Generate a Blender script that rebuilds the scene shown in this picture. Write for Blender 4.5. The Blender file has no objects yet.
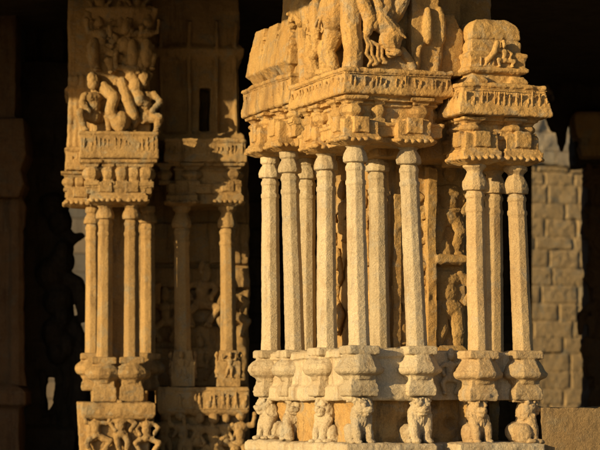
import bpy, math, random
import numpy as np
from mathutils import Matrix, Vector, Euler
R = math.radians
SC = bpy.context.scene
COL = SC.collection
F = 2429.0          # focal length in photo pixels (600 wide)
E = 1.75            # eye height above the ground
P = 1.20            # top of the temple platform
HOR = 400.0         # photo row of the horizon

def ppx(px, y):                       # photo column -> world X at depth y
    return (px - 300.0) * y / F
def ppz(py, y):                       # photo row -> world Z at depth y
    return E + (HOR - py) * y / F

# ------------------------------------------------------------------ noise
def _h(ix, iy, iz, seed):
    n = (ix * 374761393 + iy * 668265263 + iz * 2147483647 + seed * 1274126177) & 0xFFFFFFFF
    n = ((n ^ (n >> 13)) * 1274126177) & 0xFFFFFFFF
    n = (n ^ (n >> 16)) & 0xFFFFFFFF
    return n.astype(np.float64) / 4294967295.0
def vnoise(p, seed=0):
    i = np.floor(p).astype(np.int64)
    f = p - i
    f = f * f * (3 - 2 * f)
    x, y, z = i[:, 0], i[:, 1], i[:, 2]
    out = 0
    for dx in (0, 1):
        wx = f[:, 0] if dx else 1 - f[:, 0]
        for dy in (0, 1):
            wy = f[:, 1] if dy else 1 - f[:, 1]
            for dz in (0, 1):
                wz = f[:, 2] if dz else 1 - f[:, 2]
                out = out + wx * wy * wz * _h(x + dx, y + dy, z + dz, seed)
    return out * 2 - 1

# ------------------------------------------------------------------ solids
class Solid:
    def __init__(s, seed=0):
        s.v = []; s.f = []; s.rng = random.Random(seed)
    def _add(s, vs, fs):
        o = len(s.v)
        s.v += [tuple(v) for v in vs]
        s.f += [tuple(i + o for i in f) for f in fs]
    def loft(s, rings):
        n = len(rings[0]); vs = [p for r in rings for p in r]; fs = []
        for k in range(len(rings) - 1):
            for i in range(n):
                j = (i + 1) % n
                fs.append((k*n+i, k*n+j, (k+1)*n+j, (k+1)*n+i))
        fs.append(tuple(range(n))[::-1])
        fs.append(tuple((len(rings)-1)*n + i for i in range(n)))
        s._add(vs, fs)
    def rect(s, x0, x1, y0, y1, prof):          # prof: (offset outward, z)
        rings = []
        for o, z in prof:
            rings.append([(x0-o, y0-o, z), (x1+o, y0-o, z), (x1+o, y1+o, z), (x0-o, y1+o, z)])
        s.loft(rings)
    def box(s, x0, x1, y0, y1, z0, z1):
        s.rect(x0, x1, y0, y1, [(0, z0), (0, z1)])
    def ngon(s, cx, cy, prof, n=8, rot=0.5, sx=1, sy=1):
        rings = []
        for r, z in prof:
            rings.append([(cx + sx*r*math.cos(2*math.pi*(i+rot)/n), cy + sy*r*math.sin(2*math.pi*(i+rot)/n), z) for i in range(n)])
        s.loft(rings)
    def blob(s, c, r, rot=(0, 0, 0), nu=12, nv=8):
        if isinstance(r, (int, float)): r = (r, r, r)
        M = Euler(rot).to_matrix()
        vs = [Vector((0, 0, -1))]
        for j in range(1, nv):
            t = math.pi * j / nv
            for i in range(nu):
                a = 2*math.pi*i/nu
                vs.append(Vector((math.sin(t)*math.cos(a), math.sin(t)*math.sin(a), -math.cos(t))))
        vs.append(Vector((0, 0, 1)))
        C = Vector(c)
        vs = [C + M @ Vector((v.x*r[0], v.y*r[1], v.z*r[2])) for v in vs]
        fs = []
        for i in range(nu):
            fs.append((0, 1+(i+1) % nu, 1+i))
            fs.append((len(vs)-1, 1+(nv-2)*nu+i, 1+(nv-2)*nu+(i+1) % nu))
        for j in range(nv-2):
            for i in range(nu):
                a = 1+j*nu+i; b = 1+j*nu+(i+1) % nu
                fs.append((a, b, b+nu, a+nu))
        s._add(vs, fs)
    def limb(s, pts, n=10):                     # pts: (x,y,z,r): tapered chain
        for x, y, z, r in pts: s.blob((x, y, z), r, nu=n, nv=6)
        for a, b in zip(pts, pts[1:]):
            A = Vector(a[:3]); B = Vector(b[:3]); d = B - A
            if d.length < 1e-5: continue
            q = d.to_track_quat('Z', 'Y')
            ring = lambda C, r: [C + q @ Vector((r*math.cos(2*math.pi*i/n), r*math.sin(2*math.pi*i/n), 0)) for i in range(n)]
            s.loft([ring(A, a[3]), ring(B, b[3])])
    def merge(s, other, M):
        s._add([M @ Vector(v) for v in other.v], other.f)
    def build(s, name, mat, parent=None, vox=0.006, smooth=2, amp=0.003, freq=22.0, seed=None, shear=None):
        me = bpy.data.meshes.new(name)
        me.from_pydata(s.v, [], s.f); me.update()
        if vox:
            t = bpy.data.objects.new('tmp', me); COL.objects.link(t)
            m = t.modifiers.new('r', 'REMESH'); m.mode = 'VOXEL'; m.voxel_size = vox
            if smooth:
                m2 = t.modifiers.new('s', 'SMOOTH'); m2.iterations = smooth; m2.factor = 0.5
            dg = bpy.context.evaluated_depsgraph_get()
            me2 = bpy.data.meshes.new_from_object(t.evaluated_get(dg))
            bpy.data.objects.remove(t); bpy.data.meshes.remove(me); me = me2; me.name = name
            n = len(me.vertices)
            if n:
                co = np.empty(n*3); no = np.empty(n*3)
                me.vertices.foreach_get('co', co)
                me.vertex_normals.foreach_get('vector', no)
                co = co.reshape(-1, 3); no = no.reshape(-1, 3)
                sd = seed if seed is not None else abs(hash((round(s.v[0][0], 3), round(s.v[0][2], 3)))) % 9973
                off = np.array([sd*1.37 % 31, sd*2.11 % 29, sd*0.77 % 37])
                q = co + off
                d = amp*(vnoise(q*freq, 1) + 0.55*vnoise(q*freq*2.7, 2) + 0.35*vnoise(q*freq*6.5, 3))
                # chipped pits
                pit = vnoise(q*freq*0.6, 5); d -= amp*2.4*np.clip(pit-0.45, 0, 1)*2
                warp = np.stack([vnoise(q*4.0, 11), vnoise(q*4.0, 12), vnoise(q*4.0, 13)], 1)*amp*1.6
                co = co + no*d[:, None] + warp
                me.vertices.foreach_set('co', co.reshape(-1))
            me.update()
        if shear:                                # (dx,dy,z0,z1): bottom shifted by dx,dy
            n = len(me.vertices); co = np.empty(n*3); me.vertices.foreach_get('co', co); co = co.reshape(-1, 3)
            k = np.clip((shear[3]-co[:, 2])/(shear[3]-shear[2]), -0.3, 1.6)
            co[:, 0] += shear[0]*k; co[:, 1] += shear[1]*k
            me.vertices.foreach_set('co', co.reshape(-1)); me.update()
        for p in me.polygons: p.use_smooth = True
        me.materials.clear(); me.materials.append(mat)
        o = bpy.data.objects.new(name, me); COL.objects.link(o)
        if parent: o.parent = parent
        return o

def thing(name, label, cat, loc=(0, 0, 0), rz=0, group=None):
    o = bpy.data.objects.new(name, None); COL.objects.link(o)
    o.location = loc; o.rotation_euler = (0, 0, rz); o.empty_display_size = 0.2
    o['label'] = label; o['category'] = cat; o['kind'] = 'thing'
    if group: o['group'] = group
    return o
def tag(o, label, cat, group=None):
    o['label'] = label; o['category'] = cat; o['kind'] = 'thing'
    if group: o['group'] = group
    return o
def structure(o):
    o['kind'] = 'structure'; return o

# ------------------------------------------------------------------ materials
def nd(nt, t, **kw):
    n = nt.nodes.new(t)
    for k, v in kw.items(): setattr(n, k, v)
    return n
def stone(name, c1, c2, grey, dark, bump=0.5, courses=None, rough=0.92, patch=1.0):
    m = bpy.data.materials.new(name); m.use_nodes = True
    nt = m.node_tree; b = nt.nodes['Principled BSDF']; L = nt.links.new
    tc = nd(nt, 'ShaderNodeTexCoord')
    def noise(scale, detail=4, rough=0.6, dist=0.0):
        n = nd(nt, 'ShaderNodeTexNoise'); n.inputs['Scale'].default_value = scale
        n.inputs['Detail'].default_value = detail; n.inputs['Roughness'].default_value = rough
        n.inputs['Distortion'].default_value = dist
        L(tc.outputs['Object'], n.inputs['Vector']); return n
    def ramp(src, a, b_):
        r = nd(nt, 'ShaderNodeMapRange'); r.inputs['From Min'].default_value = a; r.inputs['From Max'].default_value = b_
        L(src, r.inputs['Value']); return r.outputs['Result']
    def mix(fac, a, b_, mode='MIX'):
        x = nd(nt, 'ShaderNodeMix', data_type='RGBA', blend_type=mode)
        if isinstance(fac, float): x.inputs['Factor'].default_value = fac
        else: L(fac, x.inputs['Factor'])
        for i, s in ((6, a), (7, b_)):
            if isinstance(s, tuple): x.inputs[i].default_value = (*s, 1)
            else: L(s, x.inputs[i])
        return x.outputs[2]
    n1 = noise(3.2*patch, 5, 0.62, 0.4); n2 = noise(5.5*patch, 6, 0.7, 0.8); n3 = noise(170, 3, 0.7); n4 = noise(2.0, 4, 0.6, 1.0)
    n5 = noise(82, 3, 0.75); n6 = noise(34, 5, 0.7)
    c = mix(ramp(n1.outputs['Fac'], 0.38, 0.62), c1, c2)
    c = mix(ramp(n2.outputs['Fac'], 0.52, 0.68), c, grey)
    dk = nd(nt, 'ShaderNodeMath', operation='MULTIPLY'); L(ramp(n4.outputs['Fac'], 0.55, 0.72), dk.inputs[0]); dk.inputs[1].default_value = 0.55
    c = mix(dk.outputs[0], c, dark)
    mp = nd(nt, 'ShaderNodeMapping'); mp.inputs['Scale'].default_value = (9, 9, 1.3)
    ns = nd(nt, 'ShaderNodeTexNoise'); ns.inputs['Scale'].default_value = 1.0; ns.inputs['Detail'].default_value = 6; ns.inputs['Roughness'].default_value = 0.7
    L(tc.outputs['Object'], mp.inputs['Vector']); L(mp.outputs['Vector'], ns.inputs['Vector'])
    st = nd(nt, 'ShaderNodeMath', operation='MULTIPLY'); L(ramp(ns.outputs['Fac'], 0.52, 0.70), st.inputs[0]); st.inputs[1].default_value = 0.8
    c = mix(st.outputs[0], c, tuple(x*0.8 for x in dark))
    ln = noise(14, 5, 0.75); lf = nd(nt, 'ShaderNodeMath', operation='MULTIPLY'); L(ramp(ln.outputs['Fac'], 0.60, 0.68), lf.inputs[0]); lf.inputs[1].default_value = 0.6
    c = mix(lf.outputs[0], c, tuple(min(.6, x*1.25) for x in grey))
    # mineral grains
    g = nd(nt, 'ShaderNodeMapRange'); g.inputs['From Min'].default_value = 0.3; g.inputs['From Max'].default_value = 0.7
    g.inputs['To Min'].default_value = 0.62; g.inputs['To Max'].default_value = 1.3
    gm = nd(nt, 'ShaderNodeMath', operation='MULTIPLY_ADD'); gm.inputs[1].default_value = 0.5; gh = nd(nt, 'ShaderNodeMath', operation='MULTIPLY'); gh.inputs[1].default_value = 0.5
    L(n5.outputs['Fac'], gh.inputs[0]); L(n3.outputs['Fac'], gm.inputs[0]); L(gh.outputs[0], gm.inputs[2])
    L(gm.outputs[0], g.inputs['Value'])
    cg = nd(nt, 'ShaderNodeCombineColor')
    for i in range(3): L(g.outputs['Result'], cg.inputs[i])
    c = mix(1.0, c, cg.outputs[0], 'MULTIPLY')
    oi = nd(nt, 'ShaderNodeObjectInfo'); ov = nd(nt, 'ShaderNodeMapRange'); ov.inputs['To Min'].default_value = 0.84; ov.inputs['To Max'].default_value = 1.1
    L(oi.outputs['Random'], ov.inputs['Value']); oc = nd(nt, 'ShaderNodeCombineColor')
    for i in range(3): L(ov.outputs['Result'], oc.inputs[i])
    c = mix(1.0, c, oc.outputs[0], 'MULTIPLY')
    height = None
    if courses:
        w, h, mortar = courses
        br = nd(nt, 'ShaderNodeTexBrick'); br.inputs['Scale'].default_value = 1.0
        br.inputs['Brick Width'].default_value = w; br.inputs['Row Height'].default_value = h
        br.inputs['Mortar Size'].default_value = mortar; br.inputs['Mortar Smooth'].default_value = 0.6
        br.offset = 0.43; br.squash = 1.35; br.squash_frequency = 3
        br.inputs['Color1'].default_value = (0.70, 0.74, 0.82, 1); br.inputs['Color2'].default_value = (1.15, 1.04, 0.92, 1)
        br.inputs['Mortar'].default_value = (0.62, 0.57, 0.5, 1)
        sp = nd(nt, 'ShaderNodeSeparateXYZ'); cb = nd(nt, 'ShaderNodeCombineXYZ')
        wob = noise(1.6, 3); wm = nd(nt, 'ShaderNodeMath', operation='MULTIPLY_ADD'); wm.inputs[1].default_value = 0.07
        L(tc.outputs['Object'], sp.inputs[0]); L(wob.outputs['Fac'], wm.inputs[0]); L(sp.outputs['Z'], wm.inputs[2])
        wx = nd(nt, 'ShaderNodeMath', operation='MULTIPLY_ADD'); wx.inputs[1].default_value = 0.3
        L(n2.outputs['Fac'], wx.inputs[0]); L(sp.outputs['X'], wx.inputs[2])
        L(wx.outputs[0], cb.inputs[0]); L(wm.outputs[0], cb.inputs[1])
        L(cb.outputs[0], br.inputs['Vector'])
        c = mix(1.0, c, br.outputs['Color'], 'MULTIPLY'); height = br.outputs['Fac']
    L(c, b.inputs['Base Color'])
    b.inputs['Roughness'].default_value = rough
    b.inputs['Specular IOR Level'].default_value = 0.2
    add = nd(nt, 'ShaderNodeMath', operation='ADD'); L(n3.outputs['Fac'], add.inputs[0]); L(n5.outputs['Fac'], add.inputs[1])
    add2 = nd(nt, 'ShaderNodeMath', operation='MULTIPLY_ADD'); L(n6.outputs['Fac'], add2.inputs[0]); add2.inputs[1].default_value = 2.0; L(add.outputs[0], add2.inputs[2])
    bp = nd(nt, 'ShaderNodeBump'); bp.inputs['Strength'].default_value = bump; bp.inputs['Distance'].default_value = 0.009
    L(add2.outputs[0], bp.inputs['Height'])
    last = bp
    if height is not None:
        b2 = nd(nt, 'ShaderNodeBump', invert=True); b2.inputs['Strength'].default_value = 0.8; b2.inputs['Distance'].default_value = 0.03
        L(height, b2.inputs['Height']); L(bp.outputs['Normal'], b2.inputs['Normal']); last = b2
    L(last.outputs['Normal'], b.inputs['Normal'])
    return m

GRAN = stone('granite_ochre', (0.46, 0.28, 0.105), (0.52, 0.345, 0.145), (0.36, 0.30, 0.215), (0.21, 0.135, 0.07), 0.75)
GRANP = stone('granite_pale', (0.46, 0.375, 0.255), (0.53, 0.445, 0.315), (0.42, 0.385, 0.32), (0.34, 0.24, 0.14), 0.75)
GRANB = stone('granite_tawny', (0.44, 0.315, 0.175), (0.51, 0.385, 0.225), (0.40, 0.335, 0.25), (0.30, 0.19, 0.10), 0.75)
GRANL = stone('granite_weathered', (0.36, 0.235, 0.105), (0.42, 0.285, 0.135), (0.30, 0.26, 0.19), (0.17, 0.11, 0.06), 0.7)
GRAND = stone('granite_hall_shade', (0.035, 0.026, 0.018), (0.05, 0.038, 0.026), (0.042, 0.035, 0.026), (0.012, 0.01, 0.008), 0.6)  # granite with the deep hall shade put into a near-black colour
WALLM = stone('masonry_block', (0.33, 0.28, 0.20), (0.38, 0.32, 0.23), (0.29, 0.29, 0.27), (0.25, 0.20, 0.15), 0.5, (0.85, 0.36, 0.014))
WALLD = stone('masonry_hall_shade', (0.04, 0.03, 0.02), (0.055, 0.042, 0.028), (0.045, 0.038, 0.028), (0.012, 0.01, 0.008), 0.5, (1.1, 0.36, 0.02))  # hall masonry, its colour darkened to stand for interior shade
GRANS = stone('granite_dim_shade', (0.09, 0.055, 0.03), (0.11, 0.07, 0.04), (0.09, 0.07, 0.05), (0.05, 0.03, 0.02), 0.6)  # granite dimmed in colour to imitate shade on the edge pillars
BLOCK = stone('far_block', (0.34, 0.245, 0.13), (0.41, 0.30, 0.165), (0.27, 0.245, 0.19), (0.15, 0.115, 0.075), 0.8, None, 0.92, 0.6)
PAVE = stone('paving', (0.30, 0.24, 0.17), (0.36, 0.29, 0.2), (0.28, 0.26, 0.22), (0.18, 0.14, 0.1), 0.5)
EARTH = stone('earth', (0.28, 0.20, 0.12), (0.34, 0.25, 0.16), (0.25, 0.21, 0.15), (0.18, 0.13, 0.08), 0.8)
ROUGHW = stone('rough_dressed', (0.27, 0.185, 0.095), (0.34, 0.24, 0.125), (0.25, 0.20, 0.13), (0.17, 0.12, 0.08), 1.0)

# ------------------------------------------------------------------ carved motifs (facing -Y, origin at foot centre)
def figure(seed, h=0.3, pose=None):
    g = Solid(seed); r = g.rng
    k = h/1.0
    hipx = r.uniform(-.06, .06); lean = r.uniform(-.08, .08)
    pose = pose or r.choice(['stand', 'dance', 'dance', 'squat'])
    hz = {'stand': .47, 'dance': .42, 'squat': .26}[pose]
    sh = hz + .34; hd = hz + .50
    g.blob((hipx, -.02, hz), (.15, .11, .12)); g.blob((hipx*.5+lean*.5, -.03, hz+.17), (.115, .10, .14))
    g.blob((lean, -.03, sh-.05), (.16, .10, .10))
    g.blob((lean*1.3, -.06, hd+.02), (.095, .10, .115)); g.ngon(lean*1.3, -.04, [(.10, hd+.06), (.085, hd+.13), (.04, hd+.20)], 8)
    for sx in (-1, 1):
        kx = {'stand': .11, 'dance': .26, 'squat': .30}[pose]*sx + r.uniform(-.04, .04)
        kz = {'stand': .25, 'dance': .27, 'squat': .24}[pose] + r.uniform(-.03, .06)
        fx = {'stand': .09, 'dance': .13, 'squat': .20}[pose]*sx + r.uniform(-.04, .04)
        g.limb([(hipx+.08*sx, -.02, hz-.02, .085), (kx, -.09, kz, .068), (fx, -.03, .04, .05)]); g.blob((fx+.03*sx, -.08, .03), (.06, .08, .035))
        up = r.random() < .5
        ex = .27*sx + r.uniform(-.03, .03); ez = sh - (.12 if not up else .02)
        g.limb([(lean+.15*sx, -.03, sh-.02, .058), (ex, -.05, ez, .048), (ex + (.02 if up else -.1)*sx, -.09, ez + (.2 if up else -.13), .042)])
        g.blob((ex + (.02 if up else -.1)*sx, -.10, ez + (.22 if up else -.15)), .05)
    g.v = [(x*k, y*k, z*k) for x, y, z in g.v]
    return g
def lion(seed, h=0.31):
    g = Solid(seed)
    g.blob((0, .0, .40), (.20, .20, .30)); g.blob((0, .14, .24), (.26, .28, .24))
    g.blob((0, -.08, .78), (.22, .20, .20)); g.blob((0, .0, .66), (.27, .20, .28))          # head, mane
    g.blob((0, -.25, .73), (.14, .11, .085)); g.blob((0, -.33, .775), (.065, .05, .045)); g.blob((0, -.23, .64), (.11, .09, .05))
    for sx in (-1, 1):
        g.blob((.10*sx, -.235, .85), .055); g.blob((.20*sx, -.02, .92), (.06, .05, .07))
        g.limb([(.06*sx, -.24, .91, .035), (.17*sx, -.18, .91, .035)])
        g.limb([(.15*sx, -.08, .52, .12), (.15*sx, -.19, .28, .095), (.145*sx, -.21, .06, .085)]); g.blob((.15*sx, -.28, .05), (.09, .11, .055))
        g.blob((.23*sx, .08, .22), (.12, .22, .22)); g.blob((.26*sx, -.10, .055), (.07, .14, .06))
        for q in range(4):
            g.limb([(.03*sx+.06*sx*q, -.19+.015*q, .64-.01*q, .036), (.02*sx+.055*sx*q, -.215+.02*q, .50, .032), (.04*sx+.04*sx*q, -.20+.02*q, .40, .022)])
    for q in range(5): g.limb([(-.12+.06*q, -.21, .98-.02*abs(q-2), .032), (-.13+.065*q, -.10, 1.02, .034)])
    g.box(-.20, .20, -.12, .3, .9, 1.06)
    r = random.Random(seed*7+1); sx, tn, tl = r.uniform(.88, 1.14), r.uniform(-.45, .45), r.uniform(-.06, .06)
    out = []
    for x, y, z in g.v:
        k = min(1, max(0, (z-.45)/.2)) if z < 1.0 else 0; a = tn*k
        x, y = x*math.cos(a)-y*math.sin(a) + tl*k, x*math.sin(a)+y*math.cos(a)
        out.append((x*sx*h, y*h, z*h))
    g.v = out
    return g
def frieze(S, p0, p1, z0, z1, n, depth=.012, seed=0):   # row of tiny figures standing out of the face p0->p1 (outward to the right of travel)
    r = random.Random(seed)
    A = Vector((p0[0], p0[1], 0)); B = Vector((p1[0], p1[1], 0)); d = (B-A); L = d.length; d.normalize()
    nrm = Vector((d.y, -d.x, 0)); h = z1-z0; w = L/n
    for i in range(n):
        if r.random() < .1: continue
        c = A + d*(w*(i+.5)); up = Vector((0, 0, 1)); j = r.uniform(-.28, .28)*w; h = (z1-z0)*r.uniform(.8, 1.0)
        def pt(a, b, o=0): q = c + d*(a*w+j) + nrm*(o*depth) + up*(z0+b*h); return q
        rot = (0, 0, math.atan2(d.y, d.x))
        t = r.random()
        if t < .72:                                       # a standing figure: head, torso, legs, one raised arm
            S.blob(pt(r.uniform(-.08, .08), .86, .2), (w*.17, depth*1.6, h*.11), rot); S.blob(pt(0, .58, 0), (w*.27, depth*1.7, h*.22), rot); S.blob(pt(r.uniform(-.1, .1), .36, 0), (w*.30, depth*1.7, h*.15), rot)
            for sx in (-1, 1):
                a = pt(.13*sx, .3); b = pt((.2+r.uniform(-.08, .1))*sx, .0); S.limb([(*a, depth*1.1), (*b, depth*.9)], 6)
            a = pt(.22, .62); b = pt(.42, r.uniform(.3, .95)); S.limb([(*a, depth*.8), (*b, depth*.7)], 6)
        elif t < .88: S.blob(pt(0, .3, 0), (w*.45, depth*1.8, h*.26), rot); S.blob(pt(.25, .62, 0), (w*.2, depth*1.6, h*.2), rot)
        else: S.limb([(*pt(0, .0), depth*1.1), (*pt(0, .95), depth)], 6)
    S.limb([(*(A + Vector((0, 0, z0))), depth*.9), (*(B + Vector((0, 0, z0))), depth*.9)], 6)
    S.limb([(*(A + Vector((0, 0, z1))), depth*.8), (*(B + Vector((0, 0, z1))), depth*.8)], 6)
def teeth(S, x0, x1, y0, y1, z, t=.019):
    def run(ax, a, b, fixed):
        n = max(2, round((b-a)/(t*2.1)))
        for i in range(n):
            q = a+(b-a)*(i+.5)/n
            zj = z + S.rng.uniform(-.006, .007)
            if S.rng.random() < .08: continue
            c = (q, fixed, zj) if ax == 0 else (fixed, q, zj)
            S.blob(c, (t*1.12, t*1.1, t*.72) if ax == 0 else (t*1.1, t*1.12, t*.72), nu=8, nv=6)
    run(0, x0, x1, y0); run(0, x0, x1, y1); run(1, y0, y1, x0); run(1, y0, y1, x1)

def colonnette(parent, mat, x, y, zb, zt, bx=None, by=None, k=1.0, style=0, base='pot', seed=0, n=8, vox=.005, fat=1.0):
    """slender shaft with a bud capital and a vase base; (x,y) at the top, (bx,by) at the foot"""
    bx = x if bx is None else bx; by = y if by is None else by
    L = zt-zb; sh = (bx-x, by-y, zb, zt)
    s = Solid(seed)
    capz = zt - (.115 if style == 0 else .165)*k
    r0, r1 = .075*k*fat, .068*k*fat
    s.ngon(x, y, [(r0*1.02, zb-.03), (r0*1.02, zb+.02), (r0, zb+.05), (r1*1.03, zb+L*.55), (r1, capz-.16*k), (r1, capz-.155*k), (r1*1.08, capz-.15*k),
                  (r1*1.09, capz-.125*k), (r1*.97, capz-.115*k), (r1*.97, capz-.06*k), (r1*1.07, capz-.05*k), (r1*1.07, capz-.03*k), (r1*.9, capz-.012*k), (r1*.9, capz+.03*k)], n)
    sf = s.build('colonnette', mat, parent, vox, 2, .0014, 24, seed, sh)
    c = Solid(seed+50)
    if style == 0:
        c.ngon(x, y, [(.060*k, capz-.004), (.088*k, capz+.002), (.091*k, capz+.028*k), (.082*k, capz+.062*k), (.066*k, capz+.090*k), (.058*k, capz+.10*k), (.075*k, zt), (.075*k, zt+.05)], 12)
    else:
        c.ngon(x, y, [(.058*k, capz-.004), (.084*k, capz), (.092*k, capz+.028*k), (.088*k, capz+.062*k), (.068*k, capz+.105*k), (.056*k, capz+.128*k), (.060*k, capz+.14*k), (.085*k, zt), (.085*k, zt+.05)], 10)
    c.build('capital', mat, sf, vox, 1, .002, 30, seed+7, sh)
    return sf

def pot_base(parent, mat, x, y, zt, k=1.0, seed=0, vox=.006, sharp=True, zbot=None, n=8):
    s = Solid(seed)
    zb = zt-.364*k if zbot is None else zbot
    s.rect(x, x, y, y, [(.108*k, zt-.062*k), (.116*k, zt-.055*k), (.116*k, zt-.012*k), (.108*k, zt)])
    prof = [(.10*k, zb+.02), (.098*k, zt-.245*k), (.112*k, zt-.235*k), (.112*k, zt-.222*k), (.125*k, zt-.215*k)]
    if sharp: prof += [(.165*k, zt-.20*k), (.180*k, zt-.185*k), (.182*k, zt-.162*k), (.168*k, zt-.152*k), (.160*k, zt-.135*k), (.135*k, zt-.095*k), (.118*k, zt-.07*k), (.11*k, zt-.05*k)]
    else: prof += [(.165*k, zt-.195*k), (.186*k, zt-.16*k), (.180*k, zt-.128*k), (.15*k, zt-.095*k), (.12*k, zt-.075*k), (.11*k, zt-.05*k)]
    s.ngon(x, y, prof, n)
    for q, rr_ in ((.222, .122), (.236, .116), (.088, .132), (.262, .104)): s.ngon(x, y, [(rr_*k*.9, zt-(q+.008)*k), (rr_*k, zt-(q+.004)*k), (rr_*k, zt-(q-.003)*k), (rr_*k*.9, zt-(q-.007)*k)], n)
    s.rect(x, x, y, y, [(.10*k, zb+.03), (.114*k, zb+.034), (.114*k, zb+.046), (.10*k, zb+.05)])
    s.rect(x, x, y, y, [(.102*k, zb), (.11*k, zb+.012), (.11*k, zt-.29*k), (.096*k, zt-.268*k), (.09*k, zt-.22*k)])
    return s.build('base', mat, parent, vox, 2, .003, 24, seed)

def bracket(S, x, y, z0, z1, k=1.0, n=8):               # vase-shaped dwarf pilaster between the plates
    h = z1-z0
    S.rect(x, x, y, y, [(.062*k, z0-.01), (.062*k, z0+.14*h), (.045*k, z0+.17*h), (.045*k, z0+.3*h)])
    S.ngon(x, y, [(.045*k, z0+.1*h), (.055*k, z0+.2*h), (.082*k, z0+.38*h), (.086*k, z0+.5*h), (.075*k, z0+.62*h), (.05*k, z0+.74*h), (.05*k, z0+.95*h)], n)
    S.rect(x, x, y, y, [(.04*k, z0+.72*h), (.058*k, z0+.78*h), (.058*k, z0+.86*h), (.085*k, z0+.93*h), (.09*k, z1+.012)])

# =================================================================== MAIN PIER
TH = R(20)
PX0 = (ppx(355, 17.0), 17.0)
zz = lambda zr: zr + E - P                               # height relative to the eye -> local z
pier = thing('stone_pier', 'sunlit golden granite pier of clustered slender colonnettes, large in the middle', 'pier', (PX0[0], PX0[1], P), TH)

def footpx(px, v0, u0):                                  # local u of a foot that must show at photo column px, at local v0
    c, s = math.cos(TH), math.sin(TH)
    t = (px-300)/F
    return (t*(17 + c*v0) - PX0[0] + s*v0)/(c - t*s)

# (u, v, top zr, foot px, style, base?)
cols = [(0, 0, 1.775, 359, 0), (0, .58, 1.775, 327, 0), (0, 1.36, 1.82, 295, 0), (0, 1.80, 1.82, 271, 0),
        (.40, 0, 1.775, 417, 0), (.40, .58, 1.775, 380, 0), (.30, 1.80, 1.82, None, 0), (.30, 1.36, 1.82, None, 0),
        (.845, -.15, 1.645, 478, 1), (1.165, -.15, 1.63, 523, 1), (1.165, .22, 1.66, None, 1)]
ZB = .378
for i, (u, v, zt, fp, st) in enumerate(cols):
    bu = footpx(fp, v, u) if fp else u
    zb = ZB - (.03 if i >= 8 else 0)
    mt = GRANP if i < 8 else GRANB
    c = colonnette(pier, mt, u, v, zz(zb), zz(zt), bu, v, 1.0, st, seed=100+i, fat=1.0 if i < 8 else .97)
    pot_base(c, mt, bu, v, zz(zb), .97, seed=140+i, sharp=i not in (2, 3, 1), n=8 if i not in (2, 3) else 12)
    if i in (0, 1, 2, 3, 4, 8, 9):
        rz = {0: .0, 1: -1.45, 2: -.2, 3: -1.35, 4: .15, 8: .0, 9: 1.3}[i]
        g = Solid(0); g.merge(lion(i, .33), Matrix.Translation((bu, v-.01, zz(-.312))) @ Matrix.Rotation(rz, 4, 'Z'))
        g.build('carved_lion', mt, pier, .0048, 1 + (i*2) % 4, .006, 15, 170+i)

# plinth: sill, recessed dado, banded course
b = Solid(2)
b.rect(-.10, .52, -.14, 1.97, [(.05, zz(-.56)), (.05, zz(-.42)), (.0, zz(-.40)), (.035, zz(-.385)), (.035, zz(-.325)), (.015, zz(-.305))])
b.rect(.5, .86, .06, 1.9, [(.04, zz(-.56)), (.04, zz(-.42)), (.0, zz(-.40)), (.05, zz(-.385)), (.05, zz(-.31)), (.02, zz(-.30))])
b.rect(.73, 1.26, -.25, .36, [(.05, zz(-.56)), (.05, zz(-.42)), (.0, zz(-.40)), (.06, zz(-.385)), (.06, zz(-.31)), (.02, zz(-.30))])
b.build('sill', GRANP, pier, .008, 2, .005, 16, 3)
b = Solid(3)
b.box(.03, .52, .04, 1.9, zz(-.32), zz(.03)); b.box(.45, .9, .16, 1.8, zz(-.32), zz(.03)); b.box(.86, 1.02, .0, .36, zz(-.30), zz(.03)); b.box(1.12, 1.2, .2, .3, zz(-.30), zz(.03))
b.build('dado', GRAN, pier, .008, 1, .012, 13, 4)
b = Solid(4)
b.box(-.015, .53, -.02, 1.9, zz(.0), zz(.36)); b.box(.48, .85, .07, 1.7, zz(.0), zz(.35)); b.box(.84, 1.22, -.15, .3, zz(.0), zz(.335))
b.rect(-.015, .53, -.02, 1.9, [(.0, zz(.295)), (.022, zz(.305)), (.022, zz(.345)), (.0, zz(.355))]); b.rect(-.015, .53, -.02, 1.9, [(.02, zz(-.005)), (.032, zz(.01)), (.032, zz(.09)), (.0, zz(.115))])
b.build('plinth_course', GRANP, pier, .007, 2, .004, 18, 5)
g = Solid(0); g.merge(figure(11, .29, 'dance'), Matrix.Translation((footpx(448, .09, 0), .062, zz(.04)))); g.build('relief_figure', GRANP, pier, .0048, 1, .002, 30, 6)

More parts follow.
